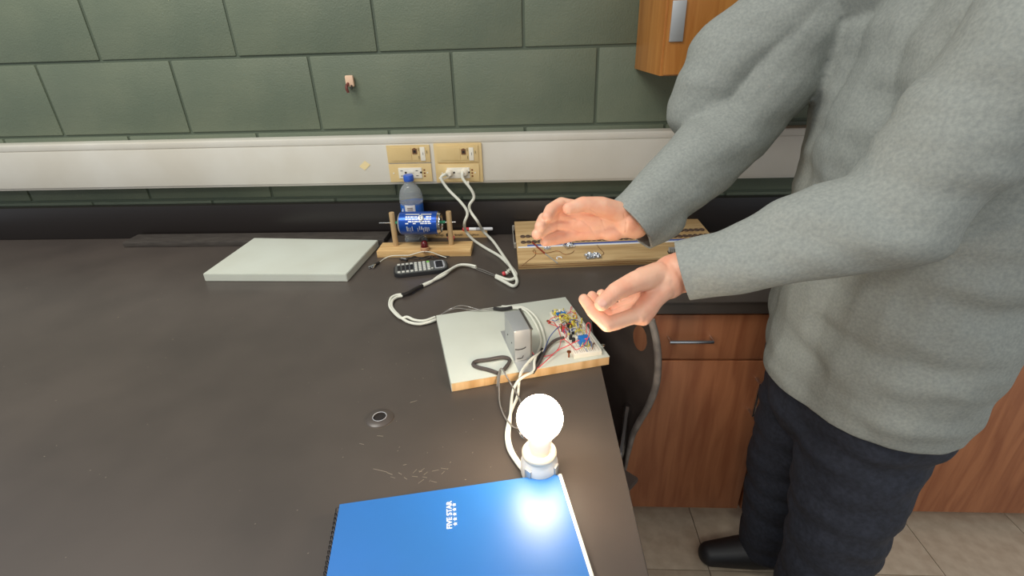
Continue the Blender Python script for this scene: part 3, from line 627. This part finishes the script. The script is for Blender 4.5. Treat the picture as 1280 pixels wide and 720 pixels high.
obj('spiral_binding', T([(-NW-.002+.003*math.cos(k*1.05), -.004-k*.0011, .007+.008*math.sin(k*1.05)) for k in range(190)], .0006, seg=5, n=1), m_black, nb)
In = inv(nb); L0 = In @ V((-0.1059,0.4083,0.0140)); 
glyph('brand_lettering', 'FIVE STAR', .0093, m_print, cv, Matrix.Translation((L0.x-.0015, L0.y, .0139)) @ Matrix.Rotation(PI/2-.03, 4, 'Z'), .0001)
for k in range(5):
    bm = bmesh.new(); pl = []
    for j in range(10):
        a = PI/2+j*PI/5+PI/2; r = .0029 if j % 2 == 0 else .0013; pl.append((r*math.cos(a), r*math.sin(a)))
    prism(bm, pl, .01375, .0141, Matrix.Translation((L0.x+.0030, L0.y+.006+k*.0072, 0))); obj('star', bm, m_print, cv, False)

# grommet in the bench
gr = thing('bench_grommet', (-.260, .620, 0), 'round dark grommet set in the bench top left of the bulb', 'grommet')
obj('outer_ring', La([(.0225, 0), (.0228, .0012), (.0205, .0030), (.013, .0042), (.0112, .0045), (.0105, .0040), (.0105, .0012)], seg=40), m_bench, gr)
obj('inner_rim', La([(.0104, .0042), (.0110, .0050), (.0116, .0045)], seg=32, cap=False), m_silver, gr)
obj('hole_plug', La([(.0104, .0008), (.0104, .0014)], seg=32), m_dark, gr)
obj('dust_ring', La([(.0226, .0002), (.0233, .0008), (.0236, .0002)], seg=40, cap=False), M('grey_dust', (110, 100, 90), .8), gr)

# ---------------------------------------------------------------- plank at the back right
P0 = V((-0.0528,1.2048,0.0000)); pa = .07756; TILT = math.radians(6)
pk = thing('track_plank', P0, 'long pine plank with a double chain track and blue strip, at the back right', 'plank')
pk.rotation_euler = (TILT, 0, pa); PW = .262; PLn = .56
obj('plank_board', B(((0, 0, 0), (PLn, PW, .019)), bev=.001), m_plank, pk)
obj('glue_line', B(((.0005, -.0006, .0058), (PLn-.0005, .0004, .0066)), ((.0005, -.0006, .0120), (PLn-.0005, .0004, .0126))), m_copper, pk, False)
obj('support_block', B(((.10, PW-.04, -.016), (.45, PW-.012, 0)),), m_plank, pk, False)
obj('end_bracket', B(((-.007, .11, .006), (-.001, .118, .021)), ((-.007, .225, .006), (-.001, .232, .021)), ((-.008, .11, .016), (-.006, .232, .019))), m_steel2, pk, False)
obj('blue_strip', B(((.03, .0925, .0190), (PLn-.004, .1005, .0208)),), M('blue_tape', (84, 104, 170), .5), pk, False)
obj('white_strip', B(((.004, .0860, .0190), (PLn-.004, .0925, .0200)),), m_print, pk, False)
lk = None
for row, y in enumerate((.116, .152)):
    obj('track_rail', B(((.010, y-.012, .0188), (PLn-.006, y+.012, .0200)), bev=.0004), m_plank, pk)
    for k in range(35):
        mat = Matrix.Translation((.020+k*.0154, y, .0200))
        if lk is None: lk = obj('track_link', La([(.0074, 0), (.0072, .003), (.0035, .0034), (.0032, .0010)], seg=14), M('link_brown', (96, 78, 66), .6), pk); lk.matrix_local = mat
        else: inst(lk, pk, mat)
def foil(label, c, sx, sy, sz, seed, m=m_alu, rz=0):
    t = thing('foil_scrap', c, label, 'foil', rz=rz); t.rotation_euler.x = TILT; bm = bmesh.new(); r_ = random.Random(seed)
    bmesh.ops.create_grid(bm, x_segments=12, y_segments=8, size=1)
    for v in bm.verts:
        n_ = noise.noise(V((v.co.x*2.5+seed, v.co.y*2.5, 0)))
        v.co = V((v.co.x*sx*(1+.25*n_), v.co.y*sy*(1+.3*n_), sz*(.45+.9*abs(noise.noise(V((v.co.x*3, v.co.y*3+seed, 2))))*2)))
    g = bmesh.ops.extrude_face_region(bm, geom=list(bm.faces))
    for v in g['geom']:
        if isinstance(v, bmesh.types.BMVert): v.co.z = max(v.co.z*.3-.001, 0)
    bmesh.ops.recalc_face_normals(bm, faces=bm.faces)
    obj('crumpled_sheet', bm, m, t, False); return t
f1 = foil('folded silver foil packet on the plank below the larger hand', (0.1454,1.2353,0.0210), .020, .011, .010, 1, rz=.15)
obj('folded_flap', B(((-.018, -.012, .001), (.022, -.008, .005)), bev=.001), m_alu, f1)
f2 = foil('blue and silver foil scrap on the plank under the larger hand', (0.0835,1.2973,0.0280), .012, .014, .012, 5, rz=.5)
obj('blue_flap', B(((-.012, -.004, .008), (.004, .010, .013)), bev=.001), M('blue_foil', (60, 90, 150), .3, .5), f2)
f3 = foil('tiny flat silver foil scrap on the plank beside the red probe', (0.0253,1.2835,0.0270), .009, .007, .004, 9)
rg = thing('paper_ring', (0.0564,1.2290,0.0211), 'small torn white paper ring on the plank near its front edge', 'paper')
rg.rotation_euler.x = TILT
obj('ring', T([(.007*math.cos(a*.5), .007*math.sin(a*.5), .001) for a in range(9)], .0014), m_print, rg)
pe = thing('red_probe', (-0.0103,1.3117,0.0330), 'thin red probe with steel tip lying across the plank front', 'probe')
p0, p1, p2 = V((-0.0160,1.3146,0.0343)), V((0.0192,1.2506,0.0263)), V((0.0511,1.2010,0.0194))
obj('red_grip', T([V((0, 0, 0)), p1-p0], .0022, smooth=False), M('probe_red', (140, 48, 30), .4), pe)
obj('steel_tip', T([p1-p0, p2-p0], .0016, smooth=False), m_steel2, pe); pe.location = p0
for lb, pts in (('thin copper wire trailing from the left plank corner to the probe', [(-0.0433,1.1857,0.0178), (-0.0270,1.2149,0.0210), (-0.0079,1.2456,0.0240), (-0.0091,1.2756,0.0282), (-0.0145,1.2644,0.0281), (-0.0014,1.2546,0.0249), (0.0270,1.2590,0.0251), (0.0535,1.2684,0.0269), (0.0722,1.2479,0.0246), (0.0900,1.2565,0.0244), (0.0997,1.2724,0.0260)]), ('short copper wire curling beside the silver foil packet', [(0.1642,1.3050,0.0288), (0.1705,1.2814,0.0263), (0.1775,1.2565,0.0247), (0.1709,1.2450,0.0225), (0.1604,1.2472,0.0228)])):
    t = thing('copper_wire', pts[0], lb, 'wire'); obj('strand', T([V(p)-V(pts[0]) for p in pts], .0006, seg=5), m_copper, t)
sc = thing('ribbed_connector', (0.3655,1.2590,0.0217), 'ribbed metal connector with brass pins at the right of the plank', 'connector')
sc.rotation_euler.x = TILT
for k in range(6): obj('rib', B(((-.014+k*.005, -.004, .002), (-.0102+k*.005, .006, .015)), bev=.0006), m_steel, sc)
obj('base_strip', B(((-.015, -.005, 0), (.016, .007, .003)),), m_dark, sc, False)

# ---------------------------------------------------------------- chair tucked in beside the bench
CA = math.atan2(.66, -.75)        # direction of the backrest seen from above
ch = thing('school_chair', (.26, .85, FZ), 'dark plastic school chair with oval handle hole tucked against the bench side', 'chair', rz=CA)
# local frame: x along the backrest (0 = near edge), y towards the room, z up from the floor
OUT = [(.034, .049), (.020, .0153), (.0096, -.028), (.0056, -.076), (.0085, -.118), (.020, -.168), (.036, -.216), (.048, -.261), (.056, -.345), (.060, -.43)]
def edge(z):
    for (a, za), (b, zb) in zip(OUT, OUT[1:]):
        if zb <= z <= za: return b+(a-b)*(z-zb)/(za-zb)
    return OUT[-1][0] if z < OUT[-1][1] else OUT[0][0]
WX = .33
def back(u, v):
    z = .047-v*.43; x0 = edge(z); x1 = WX-x0; x = x0+(x1-x0)*u
    if v < .25: z -= .10*max(0, u-.12)**.8*(1-v*4)   # top dips under the bench edge
    return V((x, .02-.05*(2*abs(u-.5))**2*0-.03*math.sin(PI*u), z-FZ))
NU, NV = 90, 90
bm = bmesh.new(); G = [[bm.verts.new(back(i/NU, j/NV)) for j in range(NV+1)] for i in range(NU+1)]
for i in range(NU):
    for j in range(NV):
        c = (G[i][j].co+G[i+1][j+1].co)/2
        if ((c.x-.0610)/.019)**2+((c.z+FZ+.014)/.030)**2 < 1: continue
        bm.faces.new((G[i][j], G[i+1][j], G[i+1][j+1], G[i][j+1]))
for v in [v for v in bm.verts if not v.link_faces]: bm.verts.remove(v)
for v in bm.verts:
    q = V(((v.co.x-.0610)/.019, (v.co.z+FZ+.014)/.030))
    if v.is_boundary and .5 < q.length < 1.5: q.normalize(); v.co.x = .0610+q.x*.019; v.co.z = -FZ-.014+q.y*.030
bmesh.ops.solidify(bm, geom=list(bm.faces), thickness=.006); bmesh.ops.recalc_face_normals(bm, faces=bm.faces)
obj('backrest', bm, m_chair, ch)
obj('backrest_rim', T([back(0, v/20) for v in range(0, 21)], [.0075, .0075, .0070, .0035], seg=10, n=3), m_rim, ch)
obj('seat', B(((.0, .06, .40), (.33, .36, .415)), bev=.006), m_chair, ch)
for sx in (.03, .30):
    for sy in (.06, .34): obj('leg', T([(sx, sy, .40), (sx, sy+(.02 if sy > .2 else -.02), .008)], .0105, smooth=False), m_chrome, ch)
for sx in (.07, .26): obj('back_support', T([(sx, .10, .398), (sx, .03, .41), (sx, .012, .55)], .009), m_chrome, ch)

# ---------------------------------------------------------------- the person
PO = V((.60, .80, FZ))
pe = thing('person', PO, 'person in grey sweatshirt at the right cupping both hands over the bench', 'person')
def off(pts): return [V(p) for p in pts]
bm = bmesh.new()
# right hand (far, palm towards the viewer)
W = V((0.1512,0.7569,0.2852)); E = V((0.3467,0.9308,0.3860)); SH = V((.50, .97, .61))
chain(bm, [E, E.lerp(W, .35), E.lerp(W, .8), W, V((0.1389,0.7516,0.2872))], [.043, .041, .030, .0275, .026])
RM = [V((0.0618,0.7499,0.3110)), V((0.0545,0.7469,0.2991)), V((0.0533,0.7430,0.2847)), V((0.0611,0.7415,0.2719))]
for i, (m_, rw) in enumerate(zip(RM, (.0125, .0125, .012, .0115))):
    w0 = V((0.1405,0.7536,0.2865)).lerp([V((0.1347,0.7558,0.3029)), V((0.1350,0.7538,0.2944)), V((0.1355,0.7522,0.2844)), V((0.1361,0.7515,0.2740))][i], .9)
    chain(bm, [w0, m_], [.0155, rw])
chain(bm, RM, [.0125, .0125, .012, .0115])
ell(bm, V((0.1002,0.7523,0.2888)), (.036, .018, .022))
R1 = [[RM[0], V((0.0366,0.7448,0.3193)), V((0.0201,0.7237,0.3173)), V((0.0138,0.7061,0.3119))],
      [RM[1], V((0.0268,0.7401,0.3043)), V((0.0092,0.7187,0.3040)), V((0.0030,0.6993,0.2995))],
      [RM[2], V((0.0255,0.7342,0.2882)), V((0.0079,0.7135,0.2893)), V((-0.0018,0.6966,0.2880))],
      [RM[3], V((0.0393,0.7312,0.2693)), V((0.0227,0.7184,0.2704)), V((0.0103,0.7083,0.2719))]]
for f_, r_ in zip(R1, ([.0116, .0106, .0096, .0086], [.0118, .0108, .0098, .0088], [.0114, .0104, .0096, .0086], [.0106, .0096, .0086, .0078])): chain(bm, f_, r_)
chain(bm, [V((0.1282,0.7457,0.3036)), V((0.0965,0.7332,0.3182)), V((0.0678,0.7238,0.3253)), V((0.0458,0.7129,0.3216))], [.0170, .0150, .0115, .0095])
ell(bm, V((0.1131,0.7442,0.3069)), (.020, .014, .014))
ell(bm, V((0.1147,0.7407,0.2728)), (.022, .013, .013))
# left hand (near, thumb towards the viewer)
W2 = V((0.1902,0.6460,0.2444)); E2 = V((.43, .60, .34)); SL = V((.56, .60, .61))
chain(bm, [E2, E2.lerp(W2, .35), E2.lerp(W2, .8), W2, V((0.1798,0.6374,0.2398))], [.043, .041, .031, .0290, .028])
LM = [V((0.1341,0.5915,0.2093)), V((0.1415,0.6142,0.2091)), V((0.1510,0.6351,0.2094)), V((0.1624,0.6525,0.2094))]
for m_, ws_, rw in zip(LM, (V((0.1689,0.6202,0.2335)), V((0.1714,0.6327,0.2359)), V((0.1739,0.6449,0.2375)), V((0.1780,0.6545,0.2406))), (.0125, .012, .012, .011)):
    chain(bm, [ws_, m_], [.018, rw])
chain(bm, LM, [.0125, .012, .012, .011])
chain(bm, [V((0.1724,0.6308,0.2431)), V((0.1414,0.5943,0.2052)), V((0.1345,0.5923,0.2064))], [.022, .0125, .012])
R2 = [[LM[0], V((0.0910,0.5717,0.2061)), V((0.0735,0.5820,0.2198)), V((0.0614,0.5944,0.2327))],
      [LM[1], V((0.0974,0.5949,0.2025)), V((0.0826,0.6060,0.2177)), V((0.0743,0.6147,0.2269))],
      [LM[2], V((0.1071,0.6177,0.2022)), V((0.0953,0.6268,0.2128)), V((0.0899,0.6324,0.2202))],
      [LM[3], V((0.1257,0.6377,0.2042)), V((0.1172,0.6460,0.2130)), V((0.1129,0.6508,0.2184))]]
for f_, r_ in zip(R2, ([.0115, .0102, .0090, .0072], [.0112, .0098, .0088, .0074], [.0104, .0090, .0080, .0072], [.0095, .0080, .0072, .0065])): chain(bm, f_, r_)
TH = [V((0.1653,0.6316,0.2501)), V((0.1302,0.6026,0.2545)), V((0.1013,0.5831,0.2502)), V((0.0817,0.5695,0.2387))]
chain(bm, TH, [.0190, .0150, .0118, .0098])
ell(bm, V((0.1472,0.6194,0.2547)), (.020, .016, .013))
hands = remesh(bm, .0015, 5)
def normals(me): return [v.normal.copy() for v in me.vertices]
for v, nn in zip(hands.vertices, normals(hands)):   # palm and knuckle creases as fine relief
    n_ = noise.noise(v.co*42)*.0008+noise.noise(v.co*120)*.00025
    v.co += nn*n_
from mathutils.bvhtree import BVHTree
tree = BVHTree.FromPolygons([v.co.copy() for v in hands.vertices], [tuple(p.vertices) for p in hands.polygons])
EYE = V((0, 0, .547)); NN = normals(hands)
def crease(pts, depth=.0010, wid=.0016):   # skin creases pressed into the surface along a line
    P = []
    for p in pts:
        h = tree.ray_cast(EYE, (V(p)-EYE).normalized())[0]
        if h: P.append(h)
    for a, b in zip(P, P[1:]):
        if (a-b).length > .03: continue
        for v, n in zip(hands.vertices, NN):
            d = segd(v.co, a, b)
            if d < wid*2: v.co -= n*depth*math.exp(-(d/wid)**2*2)
def segd(p, a, b):
    t = max(0, min(1, (p-a).dot(b-a)/max((b-a).length_squared, 1e-9))); return (p-a-(b-a)*t).length
for c in ([(0.0740,0.6803,0.3315), (0.0819,0.6781,0.3262), (0.0897,0.6739,0.3169), (0.0953,0.6681,0.3046)], [(0.0503,0.6732,0.3200), (0.0627,0.6722,0.3166), (0.0739,0.6687,0.3082), (0.0806,0.6639,0.2979)],
          [(0.0480,0.6665,0.3070), (0.0581,0.6649,0.3026), (0.0694,0.6654,0.3023)], [(0.1214,0.6789,0.3230), (0.1247,0.6740,0.3128), (0.1235,0.6679,0.3007)], [(0.0199,0.6748,0.3270), (0.0244,0.6720,0.3208)], [(0.0153,0.6666,0.3109), (0.0198,0.6637,0.3047)],
          [(0.0841,0.5378,0.2690), (0.0889,0.5341,0.2611)], [(0.0880,0.5392,0.2715), (0.0938,0.5356,0.2635)], [(0.0919,0.5403,0.2731), (0.0967,0.5370,0.2661)], [(0.0762,0.5236,0.2415), (0.0810,0.5203,0.2345)], [(0.0609,0.5294,0.2550), (0.0667,0.5309,0.2574)]):
    crease(c, .0010 if len(c) > 2 else .0005)
bm = bmesh.new()
chain(bm, [V((.60, .80, -.02)), V((.60, .80, .15)), V((.60, .79, .35)), V((.60, .79, .52))], [.115, .125, .14, .12])
chain(bm, [V((.60, .87, .05)), V((.59, .88, .52))], [.10, .11]); chain(bm, [V((.60, .72, .05)), V((.59, .70, .52))], [.10, .11])
chain(bm, [SH, V((.58, .80, .62)), SL], [.062, .075, .062])
chain(bm, [SH, E], [.058, .044]); chain(bm, [SL, E2], [.058, .044])
chain(bm, [V((.585, .79, .60)), V((.565, .785, .74))], [.062, .056])
hc = V((.545, .785, .84))
ell(bm, hc+V((.02, 0, .03)), (.098, .078, .095)); ell(bm, hc+V((-.028, 0, -.03)), (.060, .058, .078)); ell(bm, hc+V((-.055, 0, -.078)), (.026, .028, .022))
chain(bm, [hc+V((-.078, 0, .022)), hc+V((-.104, 0, -.022))], [.009, .0125])
for s in (-1, 1):
    chain(bm, [hc+V((-.088, s*.004, -.020)), hc+V((-.090, s*.014, -.024))], [.009, .008])
    chain(bm, [hc+V((-.078, s*.012, .034)), hc+V((-.066, s*.045, .036))], [.010, .010])
    chain(bm, [hc+V((.012, s*.078, .018)), hc+V((.004, s*.080, -.014))], [.014, .009])
    ell(bm, hc+V((-.045, s*.034, -.012)), (.026, .022, .02))
    chain(bm, [V((.60, .80+s*.09, -.02)), V((.59, .80+s*.10, -.33)), V((.60, .80+s*.10, FZ+.09))], [.08, .062, .045])
body = remesh(bm, .005, 4)
bm = bmesh.new(); bm.from_mesh(hands); bm.from_mesh(body); bm.transform(Matrix.Translation(-PO))
bo = obj('body', bm, m_skin, pe)
for c, r in (((0.0761,0.5596,0.2475), (.0066, .0054, .0016)),):
    bm = bmesh.new(); dirv = (TH[3]-TH[2]).normalized(); nrm = (V((0, 0, .547))-V(c)).normalized()
    xa = dirv; za = (nrm-xa*nrm.dot(xa)).normalized(); ya = za.cross(xa)
    Rm = Matrix((xa, ya, za)).transposed().to_4x4()
    cc = TH[3]+za*.0084+xa*.001
    ell(bm, cc-PO, r, Rm); obj('thumbnail', bm, m_nail, pe)
for s in (-1, 1):
    bm = bmesh.new(); ell(bm, hc+V((-.0745, s*.031, .012))-PO, (.012, .013, .010)); e_ = obj('eye', bm, m_print, pe)
    bm = bmesh.new(); ell(bm, hc+V((-.0845, s*.031, .010))-PO, (.0035, .0055, .0055)); obj('iris', bm, m_hair, e_)
bm = bmesh.new(); chain(bm, [hc+V((-.088, -.022, -.052))-PO, hc+V((-.094, 0, -.050))-PO, hc+V((-.088, .022, -.052))-PO], [.003, .0065, .003]); obj('lips', bm, M('lips', (190, 110, 100), .5), pe)
bm = bmesh.new(); ell(bm, hc+V((.032, 0, .050))-PO, (.100, .086, .092)); ell(bm, hc+V((.065, 0, -.005))-PO, (.058, .074, .080)); ell(bm, hc+V((-.035, 0, .098))-PO, (.045, .062, .025))
hm = remesh(bm, .004, 3); bm = bmesh.new(); bm.from_mesh(hm)
for v in bm.verts: v.co += v.co.normalized()*.006*noise.noise(V((v.co.x*60, v.co.y*60, v.co.z*12)))
obj('hair', bm, m_hair, pe)

# sweatshirt: solid, then opened at cuffs, collar and hem
bm = bmesh.new()
chain(bm, [V((.60, .80, -.02)), V((.60, .80, .15)), V((.60, .79, .35)), V((.60, .79, .52))], [.160, .155, .160, .135])
chain(bm, [V((.60, .87, .0)), V((.59, .89, .52))], [.135, .125]); chain(bm, [V((.60, .72, .0)), V((.59, .69, .52))], [.135, .125])
chain(bm, [SH, V((.59, .79, .635)), SL], [.082, .095, .082])
C1 = V((0.1449,0.7555,0.2831)); 
chain(bm, [SH, SH.lerp(E, .55), E+V((.01, .01, .01)), E.lerp(W, .45), E.lerp(C1, .88), C1+(C1-E)*.05], [.080, .074, .068, .060, .049, .046])
chain(bm, [E, V((0.3035,0.9657,0.4275)), V((0.3279,0.9648,0.5124)), SH], [.066, .064, .068, .080])
capsule(bm, V((0.1574,0.7464,0.2635)), .026, V((0.2056,0.7873,0.2836)), .036)
C2 = V((0.2038,0.6491,0.2491))
chain(bm, [SL, SL.lerp(E2, .55), E2, E2.lerp(C2, .5), C2+(C2-E2)*.08], [.080, .072, .066, .054, .043])
sw = remesh(bm, .004, 8)
for v, nn in zip(sw.vertices, normals(sw)):
    p = v.co
    dE = min((p-E).length, (p-E2).length)
    a = noise.noise(V((p.x*7, p.y*7, p.z*17)))*.010 + noise.noise(V((p.x*16+p.z*10, p.y*14, p.z*30)))*.004
    dC = min((p-C1).length, (p-C2).length)
    v.co += nn*a*min(1, dC/.07)
bm = bmesh.new(); bm.from_mesh(sw)
def segd(p, a, b):
    t = max(0, min(1, (p-a).dot(b-a)/(b-a).length_squared)); return (p-a-(b-a)*t).length
def cut(bm, c, n, rad, own=None, other=None):
    vs = {v for v in bm.verts if (v.co-c).length < rad and (own is None or segd(v.co, *own) < segd(v.co, *other))}
    geom = list(vs)+[e for e in bm.edges if e.verts[0] in vs and e.verts[1] in vs]+[f for f in bm.faces if all(v in vs for v in f.verts)]
    bmesh.ops.bisect_plane(bm, geom=geom, plane_co=c, plane_no=n, clear_outer=True)
cn1 = (V((0.1419,0.7584,0.2781))-E).normalized()
cut(bm, V((0.1449,0.7555,0.2831)), (V((0.1241,0.7519,0.2672))-V((0.2391,0.8009,0.3517))).normalized(), .14, (E, C1), (E2, C2))
cut(bm, C2, (C2-E2).normalized(), .11, (E2, C2), (E, C1))
cut(bm, V((.575, .787, .712)), V((-.25, 0, 1)).normalized(), .14)
bmesh.ops.bisect_plane(bm, geom=list(bm.verts)+list(bm.edges)+list(bm.faces), plane_co=(0, 0, -.04), plane_no=(0, 0, -1), clear_outer=True)
bm.transform(Matrix.Translation(-PO))
s_ = obj('sweatshirt', bm, m_sweat, pe)
for p in s_.data.polygons: p.use_smooth = True
sm = s_.modifiers.new('cloth_thickness', 'SOLIDIFY'); sm.thickness = .0035; sm.offset = -1
bm = bmesh.new()
for s in (-1, 1):
    chain(bm, [V((.60, .80+s*.065, .0)), V((.60, .80+s*.065, -.05))], [.128, .128]); chain(bm, [V((.60, .80+s*.06, .0)), V((.59, .80+s*.10, -.33)), V((.60, .80+s*.10, FZ+.10))], [.120, .088, .072])
chain(bm, [V((.60, .80, -.08)), V((.60, .80, .0))], [.140, .140]); tm = remesh(bm, .006, 4)
for v, nn in zip(tm.vertices, normals(tm)): v.co += nn*noise.noise(V((v.co.x*14, v.co.y*14, v.co.z*26)))*.008
bm = bmesh.new(); bm.from_mesh(tm); bm.transform(Matrix.Translation(-PO)); obj('trousers', bm, m_jeans, pe)
for s in (-1, 1):
    bm = bmesh.new(); y = .80+s*.10
    chain(bm, [V((.64, y, FZ+.05)), V((.56, y, FZ+.045)), V((.46, y, FZ+.032))], [.044, .044, .032]); capsule(bm, V((.62, y, FZ+.06)), .045, V((.62, y, FZ+.09)), .045)
    me_ = remesh(bm, .004, 3); bm = bmesh.new(); bm.from_mesh(me_)
    for v in bm.verts: v.co.z = max(v.co.z, FZ+.001)
    bm.transform(Matrix.Translation(-PO)); obj('shoe', bm, m_shoe, pe)

# groups of repeated things
GR = {'hook_up_wire': 'hook-up wires around the breadboard', 'sleeved_lead': 'dark sleeved leads on the pale board', 'foil_scrap': 'foil scraps on the plank',
      'copper_wire': 'copper wires on the plank', 'power_cord': 'mains cords from the raceway', 'outlet_box': 'outlet boxes on the raceway',
      'test_lead': 'test leads before the can stand', 'base_cabinet': 'base cabinets under the bench'}
for o in S.objects:
    k = o.name.split('.')[0]
    if o.parent is None and k in GR: o['group'] = GR[k]
